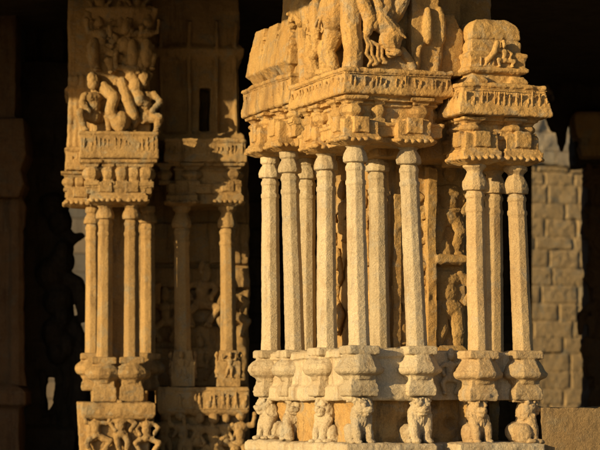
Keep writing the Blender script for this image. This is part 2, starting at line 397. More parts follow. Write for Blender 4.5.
def entab(parent, mat, x0, x1, y0, y1, ztop, zslab, zplate, zpl_b, zfr, caps, brks, seed, nfx, nfy, inset=.10, vox=.006, slant=.0, flare=0.0, faces='fl'):
    """slab with a figure frieze, dwarf brackets, plate and scalloped fringe blocks; returns the entablature part"""
    s = Solid(seed)
    s.rect(x0, x1, y0, y1, [(.0+flare, zslab), (.012+flare, zslab+.012), (.012+flare*.9, zslab+.05), (.0+flare*.5, zslab+(ztop-zslab)*.55), (-.002, ztop-.035), (.012, ztop-.03), (.012, ztop-.012), (.0, ztop)])
    i = inset
    s.rect(x0+i*.45, x1-i*.45, y0+i*.45, y1-i*.45, [(0, zslab-.035), (0, zslab-.012), (.02, zslab-.008), (.02, zslab+.01)])
    hb = zslab-zplate
    s.rect(x0+i, x1-i, y0+i, y1-i, [(0, zplate-.01), (0, zslab)])
    s.rect(x0+i, x1-i, y0+i, y1-i, [(.0, zslab-.40*hb), (.022, zslab-.36*hb), (.022, zslab-.28*hb), (.0, zslab-.25*hb)])
    sl = s.build('entablature', mat, parent, vox, 2, .0046, 18, seed)
    f = Solid(seed+1)
    z0 = zslab+.055; z1 = ztop-.045; fo = flare*.7
    if 'f' in faces: frieze(f, (x0+.02-fo, y0-.002-fo), (x1-.02+fo, y0-.002-fo), z0-.025, z1, int(nfx*1.7), .0058, seed+2)
    if 'l' in faces: frieze(f, (x0-.002-fo, y1-.02), (x0-.002-fo, y0+.02), z0-.025, z1, int(nfy*1.7), .0045, seed+3)
    f.build('frieze', mat, sl, .0042, 1, .0022, 40, seed+4)
    for bx, by, k in brks:
        b = Solid(seed+5); bracket(b, bx, by, zplate, zslab-.02, k)
        b.build('dwarf_pilaster', mat, sl, .0055, 1, .0025, 26)
    p = Solid(seed+7)
    p.rect(x0+i*.55, x1-i*.55, y0+i*.55, y1-i*.55, [(0, zpl_b), (.004, zpl_b+.01), (.004, zplate-.012), (0, zplate)])
    p.rect(x0+i*.55, x1-i*.55, y0+i*.55, y1-i*.55, [(0, zplate-.03), (.018, zplate-.025), (.018, zplate-.004), (0, zplate+.002)])
    for cx, cy in caps:                                   # projecting blocks over each column
        p.rect(cx-.06, cx+.06, cy-.145, cy+.145, [(0, zpl_b+.02), (.0, zplate+.03)]); p.rect(cx-.145, cx+.145, cy-.06, cy+.06, [(0, zpl_b+.022), (.0, zplate+.032)])
        p.rect(cx-.115, cx+.115, cy-.115, cy+.115, [(0, zpl_b-.004), (.012, zpl_b+.01), (.012, zplate-.004), (.0, zplate+.012)])
    p.build('plate', mat, sl, .0055, 2, .0042, 20, seed+8)
    q = Solid(seed+9)
    for cx, cy in caps:
        h = .148
        q.rect(cx-.11, cx+.11, cy-.11, cy+.11, [(-.03, zfr-.004), (.02, zfr+.016), (.038, zfr+.028), (.040, zpl_b-.016), (.028, zpl_b-.012), (.02, zpl_b+.01)])
        teeth(q, cx-h, cx+h, cy-h, cy+h, zfr+.034, .022)
    q.rect(x0+i*.9, x1-i*.9, y0+i*.9, y1-i*.9, [(0, zfr+.02), (.0, zpl_b+.01)])
    q.build('petal_fringe', mat, sl, .0055, 1, .0022, 28, seed+10)
    return sl

zT, zS, zP, zPb, zF = zz(2.317), zz(2.13), zz(1.945), zz(1.845), zz(1.78)
entab(pier, GRAN, -.13, .68, -.13, .98, zT, zS, zP, zPb, zF, [(0, 0), (0, .58), (.4, 0), (.4, .58)],
      [(-.03, -.03, 1.05), (-.03, .22, .85), (-.03, .55, 1), (-.03, .80, .9), (.16, -.03, .7), (.47, -.03, 1.0), (.60, .1, .8)], 210, 12, 9)
entab(pier, GRAN, -.10, .45, 1.06, 2.16, zz(2.43), zz(2.20), zz(2.07), zz(1.955), zz(1.87), [(0, 1.36), (0, 1.80), (.3, 1.36), (.3, 1.8)],
      [(-.02, 1.16, .9), (-.02, 1.42, 1), (-.02, 1.75, 1), (-.02, 2.02, .95)], 240, 6, 6, faces='l')
entab(pier, GRAN, .70, 1.33, -.28, .40, zz(2.225), zz(1.995), zz(1.86), zz(1.76), zz(1.66), [(.845, -.15), (1.165, -.15), (1.165, .22)],
      [(.80, -.18, 1.0), (.80, .05, .9), (1.12, -.18, 1.0), (1.24, -.16, .8)], 270, 9, 6, flare=.035)

# side wing: domed crown above its slab
s = Solid(300)
s.rect(.83, 1.20, -.16, .34, [(.0, zz(2.2)), (.0, zz(2.33))])
s.rect(.82, 1.21, -.17, .34, [(.015, zz(2.31)), (.035, zz(2.325)), (.035, zz(2.345)), (.015, zz(2.36)), (.02, zz(2.42)), (.028, zz(2.43)), (.028, zz(2.45)), (.0, zz(2.465))])
s.rect(.83, 1.19, -.15, .34, [(.0, zz(2.44)), (.012, zz(2.48)), (.012, zz(2.535)), (.0, zz(2.54)), (.0, zz(2.55)), (.012, zz(2.555)), (.006, zz(2.62)), (-.012, zz(2.655)), (-.045, zz(2.69)), (-.07, zz(2.70))])
s.rect(.82, .90, -.19, .2, [(.02, zz(2.22)), (.03, zz(2.25)), (.0, zz(2.29))]); s.rect(1.12, 1.21, -.19, .2, [(.02, zz(2.22)), (.03, zz(2.25)), (.0, zz(2.29))])
crown = s.build('crown', GRAN, pier, .0065, 2, .004, 18, 301)
g = Solid(1); g.merge(figure(31, .20, 'squat'), Matrix.Translation((1.07, -.185, zz(2.355)))); g.limb([(.93, -.19, zz(2.40), .02), (.98, -.20, zz(2.46), .025), (1.0, -.2, zz(2.52), .02)])
frieze(g, (.86, -.185), (1.0, -.185), zz(2.36), zz(2.42), 4, .008, 5)
g.build('relief_figure', GRAN, crown, .0048, 1, .002, 30, 302)

# central shaft behind the colonnettes
s = Solid(310)
s.box(.55, 1.10, .60, 1.30, zz(.2), zz(1.9)); s.rect(.88, 1.06, .54, .7, [(.03, zz(.2)), (.03, zz(.37)), (.0, zz(.40))]); s.rect(.88, 1.06, .54, .7, [(.0, zz(1.0)), (.03, zz(1.02)), (.03, zz(1.06)), (.0, zz(1.08))]); s.box(.52, 1.3, 1.46, 2.1, zz(.2), zz(1.9)); s.box(1.12, 1.34, .75, 1.5, zz(.2), zz(1.9))
for zc in (.62, 1.02, 1.38): s.rect(.55, 1.04, .60, 1.3, [(.02, zz(zc)), (.03, zz(zc+.02)), (.0, zz(zc+.05))])
s.box(.52, .58, .55, .9, zz(.3), zz(1.5)); s.box(.78, .85, .53, .85, zz(.3), zz(1.7))
core = s.build('central_shaft', GRAN, pier, .010, 2, .006, 12, 311)
for j, (u, v, z, h, rz, ps) in enumerate([(.66, .58, .40, .42, 0, 'stand'), (.66, .58, .88, .38, 0, 'dance'), (.66, .58, 1.32, .36, 0, 'squat'), (.97, .60, .34, .72, 0, 'stand'), (.97, .60, 1.06, .62, 0, 'stand'),
                                          (.53, .95, .45, .5, -1.57, 'dance'), (.53, 1.15, 1.0, .5, -1.57, 'stand'), (.50, 1.7, .5, .6, -1.57, 'dance'), (.50, 1.6, 1.2, .5, -1.57, 'squat')]):
    g = Solid(0); g.merge(figure(60+j, h, ps), Matrix.Translation((u, v, zz(z))) @ Matrix.Rotation(rz, 4, 'Z')); 
    g.v = [((x-u)*1.15+u, (y-v)*.6+v+.015, z) if rz == 0 else ((x-u)*.6+u+.015, y, z) for x, y, z in g.v]
    g.build('relief_figure', GRAN, core, .005, 1, .003, 24, 320+j)

# upper shaft that rises to the roof
s = Solid(330)
s.box(.06, .58, .06, 1.5, zz(2.2), zz(3.6)); s.box(.5, 1.26, .45, 2.0, zz(1.85), zz(3.6)); s.box(.3, 1.0, .3, 1.0, zz(1.75), zz(2.4)); s.box(.60, .90, .20, .6, zz(1.72), zz(3.6)); s.rect(.62, .82, .0, .3, [(0, zz(2.3)), (0, zz(2.6)), (-.05, zz(2.75))])
s.rect(-.03, .08, 1.0, 1.5, [(0, zz(2.3)), (0.0, zz(2.7)), (-.02, zz(3.1))])
for z in (3.3,): s.rect(.0, 1.2, .0, 1.95, [(-.02, zz(z)), (.06, zz(z+.08)), (.08, zz(z+.16)), (.02, zz(z+.25))])
up = s.build('upper_shaft', GRAN, pier, .012, 2, .008, 10, 331)
s = Solid(332)                                           # stepped block over the rear wing
s.rect(.0, .4, 1.20, 1.98, [(.0, zz(2.38)), (.0, zz(2.47)), (.03, zz(2.475)), (.09, zz(2.50)), (.08, zz(2.56)), (.055, zz(2.66)), (.03, zz(2.80)), (.0, zz(2.84)), (-.06, zz(2.87))])
for z in (2.58, 2.64, 2.70, 2.76): s.rect(.0, .4, 1.20, 1.98, [(.07, zz(z)), (.082-(z-2.58)*.2, zz(z+.012)), (.082-(z-2.58)*.2, zz(z+.026)), (.06, zz(z+.036))])
for v in (1.22, 1.52, 1.84): s.rect(-.02, .2, v, v+.16, [(.0, zz(2.40)), (.06, zz(2.49)), (.09, zz(2.52)), (.06, zz(2.70)), (.02, zz(2.86))])
s.build('stepped_crown', GRAN, pier, .007, 2, .004, 18, 333)

# the carved group above the front slab: rearing horse, rider's legs, tail, hanging garlands
s = Solid(340)
B = zz(2.317)
s.blob((-.02, .50, B+.34), (.13, .24, .17), (.25, 0, 0)); s.blob((-.05, .28, B+.44), (.11, .15, .16)); s.limb([(-.04, .62, B+.42, .11), (-.08, .80, B+.55, .085), (-.09, .92, B+.56, .07), (-.10, 1.0, B+.46, .045)])
for v, dv in ((.30, .04), (.44, -.05), (.66, .05)):
    s.limb([(-.04, v, B+.30, .085), (-.07, v+dv, B+.17, .058), (-.05, v-.01, B+.04, .05)]); s.blob((-.07, v, B+.025), (.06, .07, .035))
s.limb([(-.10, .50, B+.50, .06), (-.13, .42, B+.33, .055), (-.11, .46, B+.18, .04), (-.15, .44, B+.15, .035)])
s.limb([(-.03, .95, B+.6, .05), (-.05, .90, B+.35, .05), (-.05, .86, B+.02, .05)]); s.limb([(-.06, .76, B+.62, .03), (-.10, .72, B+.40, .035), (-.05, .80, B+.24, .035), (-.05, .78, B+.02, .04)])
s.blob((-.08, .88, B+.50), (.055, .06, .09)); s.blob((-.06, .14, B+.62), (.1, .1, .12))
for k in range(7):
    a = k/6; s.limb([(-.10-.03*math.sin(a*3), .66-.34*a, B+.50-.10*math.sin(a*3.1), .011), (-.15-.02*math.sin(a*3), .64-.32*a, B+.40-.10*math.sin(a*3.1), .010)], 6)
s.limb([(-.13, .62, B+.47, .012), (-.165, .52, B+.32, .012), (-.14, .38, B+.27, .012), (-.16, .28, B+.36, .012), (-.13, .22, B+.50, .012)], 6)
for k in range(5): s.blob((-.165+.004*k, .50-.045*k, B+.315-.012*(k % 2)), .015)
for k in range(6): s.limb([(-.09, .72+.03*k, B+.64, .010), (-.13, .73+.03*k, B+.56-.012*k, .011), (-.12, .74+.035*k, B+.48, .009)], 6)
s.blob((-.16, .95, B+.52), .016); s.limb([(-.13, 1.0, B+.45, .012), (-.145, .96, B+.47, .012), (-.15, .90, B+.46, .012)], 6)
s.build('carved_horse', GRAN, pier, .0048, 1, .0035, 24, 341)
s = Solid(342)                                           # corner post with coiled tail
s.limb([(-.03, -.02, B-.01, .075), (-.02, -.02, B+.12, .07), (-.03, .0, B+.3, .075), (-.02, .02, B+.5, .08), (-.02, .02, B+.75, .08)])
for k in range(4):
    a = .035*k
    q = s.rng.uniform; s.limb([(.05+a*.55, -.05, B+.23-.02*k+q(-.015, .015), .013), (.075+a+q(-.01, .01), -.055, B+.16, .016), (.065+a+q(-.008, .012), -.06, B+.10+q(-.02, .02), .014), (.10+a+q(-.012, .01), -.055, B+.05+q(-.015, .01), .016), (.075+a+q(-.01, .01), -.052, B+.015+.01*k, .013)], 7)
s.limb([(.04, -.03, B+.46, .06), (.09, -.06, B+.34, .05), (.07, -.06, B+.25, .035)])
s.build('corner_post', GRAN, pier, .0048, 1, .003, 24, 343)
s = Solid(344)                                           # rider with a bent leg
s.limb([(.22, .02, B+.60, .09), (.23, .0, B+.42, .085), (.18, -.04, B+.34, .08), (.27, -.07, B+.25, .07), (.25, -.06, B+.12, .045)])
s.limb([(.29, .0, B+.40, .07), (.34, -.05, B+.50, .055), (.30, -.08, B+.60, .045)]); s.limb([(.12, .0, B+.58, .05), (.16, -.05, B+.44, .04), (.12, -.07, B+.30, .035)])
s.blob((.24, -.07, B+.20), (.085, .07, .075)); s.blob((.27, -.08, B+.12), (.05, .07, .028)); s.box(.12, .40, -.02, .1, B-.01, B+.10)
s.limb([(.34, -.03, B+.14, .03), (.40, -.05, B+.06, .028), (.42, -.05, B+.005, .028)])
for k in range(6): s.limb([(.14+.02*k, -.075-.01*math.sin(k), B+.42-.012*k, .010), (.19+.02*k, -.12, B+.33-.014*k, .011), (.24+.018*k, -.13, B+.27-.01*k, .009)], 6)
for k in range(4): s.limb([(.20, -.10, B+.185-.028*k, .009), (.25, -.125, B+.18-.028*k, .010), (.30, -.095, B+.185-.028*k, .009)], 6)
for k in range(3): s.limb([(.26, -.075, B+.50+.03*k, .009), (.32, -.105, B+.51+.03*k, .010), (.38, -.07, B+.53+.03*k, .009)], 6)
s.build('carved_rider', GRAN, pier, .0045, 1, .003, 24, 345)
s = Solid(346)                                           # flat panel with garlands
s.rect(.42, .62, -.03, .3, [(.0, B-.01), (.01, B+.2), (.0, B+.42), (.02, B+.8)])
s.limb([(.53, -.05, B+.43, .025), (.53, -.055, B+.36, .032), (.53, -.055, B+.24, .034), (.53, -.05, B+.21, .026)])
s.limb([(.63, -.02, B+.44, .03), (.645, -.02, B+.36, .036), (.645, -.02, B+.25, .036), (.64, -.02, B+.21, .028)])
s.limb([(.44, -.04, B+.02, .03), (.46, -.05, B+.15, .025), (.50, -.045, B+.21, .02)])
s.limb([(.60, .0, B+.0, .05), (.63, .0, B+.2, .04)])
s.build('garland_panel', GRAN, pier, .0052, 1, .003, 24, 347)

# =================================================================== LEFT PIER
Z2 = 23.0
S2 = Z2/F
lp = thing('stone_pier', 'smaller left-hand pier of slender colonnettes, half in shade, with crouching carved figures', 'pier', (ppx(118, Z2), Z2, P), R(5))
lu = lambda px: (px-118)*S2
lz = lambda py: zz((HOR-py)*S2)
kk = 1.0
for i, (pu, v, yb, yt, fp) in enumerate([(105.5, 0, 357, 207, 104.5), (131.5, 0, 357, 207, 131.5), (93, .55, 352, 208, 93), (149, .50, 352, 207, 149)]):
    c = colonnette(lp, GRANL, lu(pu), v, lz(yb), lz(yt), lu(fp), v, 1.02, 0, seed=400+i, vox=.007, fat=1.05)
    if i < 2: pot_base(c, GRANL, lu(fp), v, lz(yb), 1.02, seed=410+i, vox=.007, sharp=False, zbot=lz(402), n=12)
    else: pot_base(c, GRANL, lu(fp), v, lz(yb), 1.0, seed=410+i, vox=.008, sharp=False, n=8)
OV = .45
for i, (pu, v) in enumerate([(182, OV), (228, OV)]):
    s2 = (Z2+OV)/Z2
    x = lu(118+(pu-118)*s2)
    z = lambda py: zz((HOR-py)*(Z2+OV)/F)
    c = colonnette(lp, GRANL, x, v, z(352), z(209), x+.012, v, 1.08, 1, seed=420+i, vox=.007, fat=1.05)
    q = Solid(425+i); q.rect(x+.012, x+.012, v, v, [(.115, z(387)), (.115, z(362)), (.10, z(360)), (.085, z(350))]); q.build('base', GRANL, c, .007, 1, .004, 20, 427+i)
    q = Solid(0)
    for a in (0, math.pi/2, -math.pi/2):
        q.merge(figure(430+i, .22, 'stand'), Matrix.Translation((x+.012, v, z(378))) @ Matrix.Rotation(a, 4, 'Z') @ Matrix.Translation((0, -.105, 0)))
    q.build('relief_figure', GRANL, c, .006, 1, .002, 28, 433+i)
# plinth of the lit half
s = Solid(440)
s.rect(lu(88), lu(149), -.13, .65, [(.0, lz(402)), (.055, lz(403)), (.062, lz(406)), (.062, lz(414)), (.04, lz(418)), (.0, lz(420))][::-1])
s.rect(lu(88), lu(149), -.10, .65, [(0, zz(-.56)), (0, lz(404))]); s.rect(lu(80), lu(150), .3, .7, [(0, zz(-.56)), (.02, lz(418)), (.03, lz(402))])
s.build('plinth_course', GRANL, lp, .009, 2, .005, 16, 441)
for j, (px, h, ps) in enumerate([(98, .33, 'dance'), (123, .35, 'stand'), (146, .32, 'dance')]):
    g = Solid(0); g.merge(figure(90+j, h*1.25, ps), Matrix.Translation((lu(px), -.12, lz(455)))); g.build('relief_figure', GRANL, lp, .0065, 2, .006, 18, 445+j)
# entablatures
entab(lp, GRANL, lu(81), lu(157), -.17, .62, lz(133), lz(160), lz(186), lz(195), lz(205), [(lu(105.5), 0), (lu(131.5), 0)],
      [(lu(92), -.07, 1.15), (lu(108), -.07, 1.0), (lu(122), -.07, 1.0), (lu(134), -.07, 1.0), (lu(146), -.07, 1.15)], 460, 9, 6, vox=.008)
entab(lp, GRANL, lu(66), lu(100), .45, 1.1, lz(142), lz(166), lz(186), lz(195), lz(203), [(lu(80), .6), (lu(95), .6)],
      [(lu(70), .55, 1.0), (lu(80), .55, 1.0)], 480, 3, 6, vox=.009)
z2 = lambda py: zz((HOR-py)*(Z2+OV)/F)
x2 = lambda px: lu(118+(px-118)*(Z2+OV)/Z2)
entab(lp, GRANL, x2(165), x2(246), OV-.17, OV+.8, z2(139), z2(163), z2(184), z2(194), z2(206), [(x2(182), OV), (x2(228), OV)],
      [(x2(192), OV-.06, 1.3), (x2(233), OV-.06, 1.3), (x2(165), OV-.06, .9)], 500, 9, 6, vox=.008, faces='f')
# plinth of the shaded half with its frieze
s = Solid(520)
s.rect(x2(158), x2(248), OV-.16, OV+.8, [(-.04, z2(416)), (.0, z2(413)), (.012, z2(411)), (.012, z2(390)), (.0, z2(387))]); s.rect(x2(160), x2(244), OV-.06, OV+.8, [(0, zz(-.56)), (0, z2(412))])
pc = s.build('plinth_course', GRANL, lp, .009, 2, .004, 16, 521)
f = Solid(522); frieze(f, (x2(176), OV-.172), (x2(247), OV-.172), z2(409), z2(391), 10, .014, 523); f.build('frieze', GRANL, pc, .006, 1, .002, 26, 524)
for j, (px, h, ps) in enumerate([(184, .5, 'stand'), (212, .52, 'dance'), (240, .5, 'stand'), (198, .45, 'dance'), (226, .45, 'dance'), (166, .45, 'stand')]):
    g = Solid(0); g.merge(figure(530+j, h, ps), Matrix.Translation((x2(px), OV-.09, z2(414)-h*1.02))); g.build('relief_figure', GRANL, lp, .0065, 2, .006, 18, 531+j)
# core wall with relief blocks behind the colonnettes
s = Solid(540)
s.box(x2(140), x2(256), 1.35, 2.2, zz(-.56), z2(150)); s.box(lu(92), lu(150), .75, 2.0, zz(-.56), lz(150))
rr = random.Random(5)
for py0, py1 in ((385, 345), (343, 322), (320, 285), (283, 262), (258, 215)):
    q = 150
    while q < 250:
        w = rr.uniform(14, 30); s.box(x2(q), x2(min(q+w-1.2, 255)), 1.32-rr.uniform(.0, .05), 1.5, z2(py0), z2(py1+1.0)); q += w
s.rect(x2(207), x2(213), 1.22, 1.4, [(0, z2(278)), (.02, z2(270)), (0, z2(258))])
s.box(x2(150), x2(162), .95, 1.1, z2(302), z2(280))
s.build('core_wall', GRANL, lp, .012, 2, .007, 10, 541)
for j, (px, py, h) in enumerate([(168, 340, .5), (206, 325, .6), (240, 335, .55), (205, 380, .4)]):
    g = Solid(0); g.merge(figure(550+j, h, 'dance'), Matrix.Translation((x2(px), 1.30, z2(py)))); g.build('relief_figure', GRANL, lp, .009, 1, .003, 20, 551+j)
# upper shaft, niche wall and the crouching group
s = Solid(560)
s.box(lu(92), lu(150), .05, 1.5, lz(140), zz(4.05)); s.rect(lu(92), lu(150), .05, 1.5, [(.0, lz(60)), (.03, lz(52)), (.05, lz(44)), (.0, lz(40))])
s.rect(lu(92), lu(150), .05, 1.5, [(.0, lz(24)), (.05, lz(18)), (.07, lz(8)), (.0, lz(2))])
for px in (94, 133, 147): s.limb([(lu(px), .02, lz(62), .05), (lu(px), -.02, lz(52), .06), (lu(px), .0, lz(43), .05)])
s.box(lu(68), lu(96), .6, 1.5, lz(150), zz(4.05))
for px in (70, 76, 82, 88): s.limb([(lu(px), .58, lz(140), .03), (lu(px), .58, lz(70), .028)])
s.rect(lu(68), lu(96), .58, 1.5, [(0, lz(86)), (.04, lz(82)), (0, lz(77))])
us = s.build('upper_shaft', GRANL, lp, .012, 2, .006, 12, 561)
s = Solid(562)
s.box(x2(150), x2(200), OV+.05, OV+.9, z2(142), zz(4.05)); s.box(x2(211), x2(240), OV+.05, OV+.9, z2(142), zz(4.05)); s.box(x2(198), x2(214), OV+.45, OV+.9, z2(142), zz(4.05)); s.box(x2(198), x2(214), OV+.05, OV+.9, z2(86), zz(4.05))
for a, c in ((160, 3), (188, 4), (216, 3), (235, 3)): s.box(x2(a), x2(a+c), OV, OV+.1, z2(140), z2(20))
s.rect(x2(150), x2(240), OV+.05, OV+.9, [(0, z2(60)), (.05, z2(54)), (.06, z2(48)), (0, z2(42))]); s.rect(x2(150), x2(240), OV+.05, OV+.9, [(0, z2(140)), (.06, z2(139)), (.05, z2(134)), (0, z2(130))])
s.build('niche_wall', GRANL, lp, .011, 2, .006, 12, 563)
for j, (px, h, ps, rz, py) in enumerate([(97, .62, 'squat', .5, 133), (121, .50, 'squat', .0, 133), (143, .64, 'squat', -.3, 133), (134, .62, 'stand', .2, 118)]):
    g = Solid(0); g.merge(figure(570+j*3, h*.98, ps), Matrix.Translation((lu(px), .035, lz(py))) @ Matrix.Rotation(rz, 4, 'Z')); g.build('crouching_figure', GRANL, lp, .0065, 2, .007, 16, 571+j)
for j, (px, h, ps, py) in enumerate([(104, .52, 'dance', 72), (126, .55, 'squat', 74), (142, .5, 'dance', 70), (100, .45, 'squat', 22), (138, .45, 'squat', 20), (120, .4, 'squat', 40)]):
    g = Solid(0); g.merge(figure(590+j, h, ps), Matrix.Translation((lu(px), .045, lz(py)))); g.build('relief_figure', GRANL, us, .0075, 2, .007, 16, 591+j)
s = Solid(580)
s.limb([(lu(104), .0, lz(88), .06), (lu(114), -.05, lz(98), .06), (lu(110), -.08, lz(112), .055), (lu(120), -.06, lz(128), .06)]); s.limb([(lu(122), .0, lz(82), .05), (lu(127), -.06, lz(100), .055), (lu(134), -.05, lz(116), .05)])
s.blob((lu(120), -.04, lz(122)), (.10, .1, .10)); s.blob((lu(136), -.03, lz(86)), (.07, .07, .08)); s.limb([(lu(136), -.02, lz(92), .06), (lu(140), -.04, lz(100), .07), (lu(146), -.04, lz(104), .04)])
s.build('carved_drapery', GRANL, lp, .0065, 1, .003, 24, 581)

# =================================================================== DARK PIERS INSIDE THE HALL
def grim_pier(px0, px1, y, label, seed, lump, prof=None):
    t = thing('carved_pillar', label, 'pillar', (ppx((px0+px1)/2, y), y, P), 0)
    return t, y/F
# lumpy beast pillar, in silhouette left of the left pier
t, k = grim_pier(30, 88, 26.0, 'dark silhouetted pillar with a lumpy carved beast, left of the shaded left-hand pier', 600, 1)
X = lambda px: (px-63)*k
Zl = lambda py: zz((HOR-py)*k)
s = Solid(601)
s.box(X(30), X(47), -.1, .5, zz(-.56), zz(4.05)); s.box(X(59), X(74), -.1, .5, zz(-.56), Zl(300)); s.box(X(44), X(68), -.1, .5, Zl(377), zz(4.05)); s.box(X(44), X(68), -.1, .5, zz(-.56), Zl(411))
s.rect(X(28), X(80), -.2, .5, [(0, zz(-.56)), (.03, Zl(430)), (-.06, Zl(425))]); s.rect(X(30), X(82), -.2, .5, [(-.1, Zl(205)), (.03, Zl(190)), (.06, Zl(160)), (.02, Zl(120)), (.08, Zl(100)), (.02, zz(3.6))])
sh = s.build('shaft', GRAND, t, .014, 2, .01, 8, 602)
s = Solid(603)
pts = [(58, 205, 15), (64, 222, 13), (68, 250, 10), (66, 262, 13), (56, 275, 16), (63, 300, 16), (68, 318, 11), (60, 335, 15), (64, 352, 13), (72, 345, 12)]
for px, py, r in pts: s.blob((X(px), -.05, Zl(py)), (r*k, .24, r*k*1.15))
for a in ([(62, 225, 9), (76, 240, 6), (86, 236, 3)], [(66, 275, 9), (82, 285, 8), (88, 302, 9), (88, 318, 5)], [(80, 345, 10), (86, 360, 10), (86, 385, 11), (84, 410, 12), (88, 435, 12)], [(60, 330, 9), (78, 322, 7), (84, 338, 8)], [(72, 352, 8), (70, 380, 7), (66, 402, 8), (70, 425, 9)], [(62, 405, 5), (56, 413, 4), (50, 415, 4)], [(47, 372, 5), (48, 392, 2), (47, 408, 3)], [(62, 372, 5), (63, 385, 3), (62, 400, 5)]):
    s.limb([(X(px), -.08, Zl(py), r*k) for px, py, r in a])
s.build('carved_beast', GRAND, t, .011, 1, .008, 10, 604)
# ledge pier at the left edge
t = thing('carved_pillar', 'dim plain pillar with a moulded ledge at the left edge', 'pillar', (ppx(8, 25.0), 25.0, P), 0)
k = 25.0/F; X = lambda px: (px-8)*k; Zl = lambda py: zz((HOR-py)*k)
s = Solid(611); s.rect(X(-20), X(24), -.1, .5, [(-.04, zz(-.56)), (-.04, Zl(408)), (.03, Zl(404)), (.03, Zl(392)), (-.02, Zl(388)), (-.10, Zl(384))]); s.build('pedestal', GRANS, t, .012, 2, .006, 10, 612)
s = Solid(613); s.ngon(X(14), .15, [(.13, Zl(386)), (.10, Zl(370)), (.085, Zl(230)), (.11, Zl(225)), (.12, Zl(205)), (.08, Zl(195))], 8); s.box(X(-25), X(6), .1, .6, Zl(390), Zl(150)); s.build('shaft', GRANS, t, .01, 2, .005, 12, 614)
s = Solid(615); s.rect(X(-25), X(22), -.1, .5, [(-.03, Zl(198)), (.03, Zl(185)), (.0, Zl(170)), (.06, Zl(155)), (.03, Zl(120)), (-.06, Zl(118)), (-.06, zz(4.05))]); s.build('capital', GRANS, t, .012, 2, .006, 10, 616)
# jagged pillar at the right edge with a hanging corbel
YR = 30.6
t = thing('carved_pillar', 'jagged carved pillar coloured dark like shade, with a hanging corbel at the right edge', 'pillar', (ppx(600, YR), YR, P), 0)
k = YR/F; X = lambda px: (px-600)*k; Zl = lambda py: zz((HOR-py)*k)
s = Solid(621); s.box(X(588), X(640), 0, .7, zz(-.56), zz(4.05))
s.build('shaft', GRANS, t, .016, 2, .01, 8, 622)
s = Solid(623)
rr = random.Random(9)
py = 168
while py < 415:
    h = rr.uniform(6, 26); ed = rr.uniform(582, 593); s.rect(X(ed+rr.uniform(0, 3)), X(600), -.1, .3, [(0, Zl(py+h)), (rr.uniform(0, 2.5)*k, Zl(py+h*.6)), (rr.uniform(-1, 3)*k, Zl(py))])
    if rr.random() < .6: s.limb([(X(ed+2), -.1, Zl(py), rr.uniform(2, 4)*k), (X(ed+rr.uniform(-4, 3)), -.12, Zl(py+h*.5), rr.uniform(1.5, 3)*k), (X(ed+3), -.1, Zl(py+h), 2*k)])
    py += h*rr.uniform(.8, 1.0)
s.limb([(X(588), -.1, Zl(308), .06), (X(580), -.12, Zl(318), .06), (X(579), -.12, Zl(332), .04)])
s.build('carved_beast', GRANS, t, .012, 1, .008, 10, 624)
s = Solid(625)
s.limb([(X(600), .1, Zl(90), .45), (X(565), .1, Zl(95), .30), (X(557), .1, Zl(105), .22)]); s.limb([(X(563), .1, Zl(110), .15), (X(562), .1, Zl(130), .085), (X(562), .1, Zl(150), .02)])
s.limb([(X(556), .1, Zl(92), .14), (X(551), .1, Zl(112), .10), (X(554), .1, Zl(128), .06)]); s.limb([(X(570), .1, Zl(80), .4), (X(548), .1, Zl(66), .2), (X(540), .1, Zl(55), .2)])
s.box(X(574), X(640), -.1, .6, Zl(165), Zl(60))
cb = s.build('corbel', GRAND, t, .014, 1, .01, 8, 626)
s = Solid(629)
for px, py, r in [(532, 71, 3), (534, 76, 4), (538, 72, 2.5), (539, 79, 3), (545, 90, 4), (549, 94, 3), (551, 100, 3)]: s.blob((X(px), -.12, Zl(py)), (r*k, .1, r*k*1.2))
s.limb([(X(530), -.05, Zl(80), .05), (X(541), -.05, Zl(84), .06), (X(552), -.05, Zl(99), .06), (X(560), .0, Zl(100), .1)])
s.build('broken_figure', WALLM, cb, .012, 1, .01, 10, 630)
s = Solid(627); s.rect(X(572), X(640), -.5, .2, [(-.03, Zl(142)), (0, Zl(138)), (.03, Zl(120)), (0, Zl(116))]); s.rect(X(576), X(640), -.45, .2, [(-.03, Zl(160)), (.0, Zl(150)), (-.02, Zl(143))])
s.build('capital', GRANL, t, .012, 1, .006, 10, 628)

# =================================================================== WALLS, ROOF, GROUND
def wall(name, label, x0, x1, y0, y1, z0, z1, mat, vox=None, rz=0, pivot=(0, 0), amp=.01, cat='wall'):
    s = Solid(int(abs(x0*10)+abs(y0*7)))
    s.box(x0-pivot[0], x1-pivot[0], y0-pivot[1], y1-pivot[1], z0, z1)
    o = s.build(name, mat, None, vox, 2, amp, 5, 700)
    o.location = (pivot[0], pivot[1], 0); o.rotation_euler = (0, 0, rz)
    if not vox:
        for p in o.data.polygons: p.use_smooth = False
    return tag(o, label, cat)
wall('rear_wall', 'wall coloured dark like shade, closing the hall behind the two piers', ppx(97, 31), ppx(532, 31), 31, 31.6, P, E+4.05, WALLD)
wall('added_side_wall', 'tall dark unseen wall added to block the sun, beyond the left edge', -9.0, -8.3, 19.4, 31.6, P, E+4.05, WALLD)  # unseen wall, added to keep the sun off the left pillars
wall('added_side_wall', 'tall dark unseen wall added to block sky light, beyond the right edge', 9.0, 9.6, 20, 31.6, P, E+4.05, WALLD)  # unseen wall, added so sky light enters only from the front
wall('rear_wall', 'wall coloured dark like shade, in the gloom at the far left of the hall', -8.3, ppx(28, 31), 31, 31.6, P, E+4.05, WALLD)
wall('rear_wall', 'wall coloured dark like shade, behind the jagged pillar at the far right', ppx(602, 31.3), 9.0, 31.3, 31.9, P, E+4.05, WALLD)
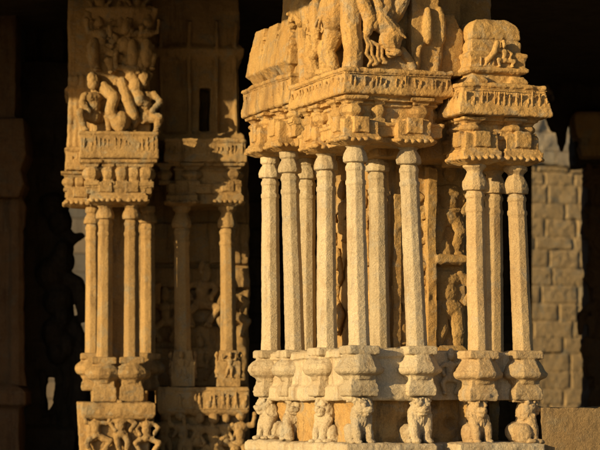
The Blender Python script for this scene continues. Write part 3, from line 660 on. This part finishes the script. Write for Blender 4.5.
wall('lintel_beam', 'stone beam coloured dark like shade, spanning the right-hand opening of the hall', ppx(532, 31), ppx(602, 31), 31.62, 32.2, ppz(66, 31), E+4.05, GRAND, cat='beam')
wall('lintel_beam', 'stone beam coloured dark like shade, spanning the left-hand opening of the hall', ppx(28, 31), ppx(97, 31), 31.62, 32.2, ppz(170, 31), E+4.05, GRAND, cat='beam')
ZR = E+3.55; ZH = E+3.95
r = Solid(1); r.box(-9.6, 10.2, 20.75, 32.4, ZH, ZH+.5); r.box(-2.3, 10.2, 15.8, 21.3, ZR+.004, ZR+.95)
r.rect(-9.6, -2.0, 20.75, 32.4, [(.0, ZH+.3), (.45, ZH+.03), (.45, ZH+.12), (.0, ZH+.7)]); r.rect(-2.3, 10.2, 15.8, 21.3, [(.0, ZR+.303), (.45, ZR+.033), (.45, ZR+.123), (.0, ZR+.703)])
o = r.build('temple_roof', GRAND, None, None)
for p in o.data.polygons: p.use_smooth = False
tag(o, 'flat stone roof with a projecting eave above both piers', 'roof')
# low parapet on the right
s = Solid(720); s.box(0, 3.2, 0, .5, P-.02, ppz(408, 17.3))
o = s.build('parapet', ROUGHW, None, .012, 1, .008, 9, 721); o.location = (ppx(543, 17.2), 17.22, 0); o.rotation_euler = (0, 0, R(8))
tag(o, 'low rough-hewn parapet in evening light, lower right', 'parapet')
# distant block wall with its broken merlons
YW = 46.0
t = thing('enclosure_wall', 'distant pale wall of coursed stone blocks seen through the right opening', 'wall', (ppx(560, YW), YW, 0), R(24))
s = Solid(730); s.box(-2.6, 6, .05, 1.0, 0, ppz(166, YW))
rr = random.Random(77); z = 0.0; ztop = ppz(166, YW)
while z < ztop-.1:
    h = min(rr.choice([.24, .28, .30, .34]), ztop-z); x = -2.6 - rr.uniform(0, .5)
    while x < 3.0:
        w_ = rr.uniform(.4, .95); g = rr.uniform(.006, .016); y = .012-rr.uniform(0, .018)
        za, zb_ = z+g+rr.uniform(0, .02), z+h-rr.uniform(0, .015)
        s.loft([[(x+g, y+.014, za), (x+w_-g, y+.014, za), (x+w_-g, .2, za), (x+g, .2, za)], [(x+g+.02, y, za+.015), (x+w_-g-.02, y, za+.015), (x+w_-g, .2, za+.015), (x+g, .2, za+.015)],
                [(x+g+.02, y, zb_-.015), (x+w_-g-.02, y, zb_-.015), (x+w_-g, .2, zb_-.015), (x+g, .2, zb_-.015)], [(x+g, y+.014, zb_), (x+w_-g, y+.014, zb_), (x+w_-g, .2, zb_), (x+g, .2, zb_)]])
        x += w_
    z += h
o = s.build('masonry', BLOCK, t, .018, 1, .007, 11, 733)
k = YW/F
s = Solid(731)
s.box(-2.6, 6, -.06, 1.0, ppz(166, YW)+.003, ppz(108, YW))
for px, py, w in [(533, 72, 9), (538, 88, 7), (545, 92, 9), (552, 118, 9), (545, 132, 16), (572, 127, 12), (568, 140, 16), (590, 128, 10)]:
    cx = (px-560)*k*1.03
    s.rect(cx, cx, .4, .4, [(w*.6*k, ppz(160, YW)), (w*.55*k, ppz(py+14, YW)), (w*.35*k, ppz(py+8, YW)), (w*.42*k, ppz(py+5, YW)), (.04, ppz(py, YW))])
s.build('merlon_course', WALLM, t, .03, 1, .02, 4, 732)
t = thing('enclosure_wall', 'distant grey shaded wall glimpsed past the silhouetted pillar', 'wall', (ppx(66, 48), 48.0, 0), R(30))
s = Solid(735); s.box(-4, 4, 0, 1.0, 0, ppz(150, 48)); o = s.build('masonry', WALLM, t, None)
for p in o.data.polygons: p.use_smooth = False

def slab(name, x0, x1, y0, y1, z, mat, zb=None):
    s = Solid(0)
    s.box(x0, x1, y0, y1, zb if zb is not None else z-.2, z)
    o = s.build(name, mat, None, None)
    for p in o.data.polygons: p.use_smooth = False
    return structure(o)
slab('platform', -10, 10.4, 15.2, 33, P, PAVE, 0.004)
slab('ground', -400, 400, -400, 700, 0, EARTH)

# =================================================================== LIGHT, SKY, CAMERA
EL, AZ = 12.0, 50.0           # sun height; degrees left of the camera's back
d = Vector((-math.sin(R(AZ))*math.cos(R(EL)), -math.cos(R(AZ))*math.cos(R(EL)), math.sin(R(EL))))
sun = bpy.data.lights.new('sun', 'SUN'); sun.energy = 5.0; sun.angle = R(0.55); sun.color = (1.0, 0.72, 0.34)
so = bpy.data.objects.new('sun', sun); COL.objects.link(so); so.rotation_euler = d.to_track_quat('Z', 'Y').to_euler(); so.location = (-20, -10, 20)
w = bpy.data.worlds.new('World'); SC.world = w; w.use_nodes = True
nt = w.node_tree; bg = nt.nodes['Background']
sky = nt.nodes.new('ShaderNodeTexSky'); sky.sky_type = 'NISHITA'; sky.sun_disc = False
sky.sun_elevation = R(EL); sky.sun_rotation = R(180+AZ)
nt.links.new(sky.outputs[0], bg.inputs[0]); bg.inputs[1].default_value = 0.085
cam = bpy.data.cameras.new('camera'); cam.sensor_width = 36; cam.sensor_fit = 'HORIZONTAL'; cam.lens = 36*F/600
cam.shift_y = (HOR-225)/600; cam.clip_end = 2000; cam.clip_start = 0.5
cam.dof.use_dof = True; cam.dof.focus_distance = 17.0; cam.dof.aperture_fstop = 3.6
co = bpy.data.objects.new('camera', cam); COL.objects.link(co); co.location = (0, 0, E); co.rotation_euler = (R(90), 0, 0)
SC.camera = co
SC.view_settings.view_transform = 'Standard'; SC.view_settings.look = 'None'; SC.view_settings.gamma = 1; SC.view_settings.exposure = 0.5
SC.view_settings.use_curve_mapping = False
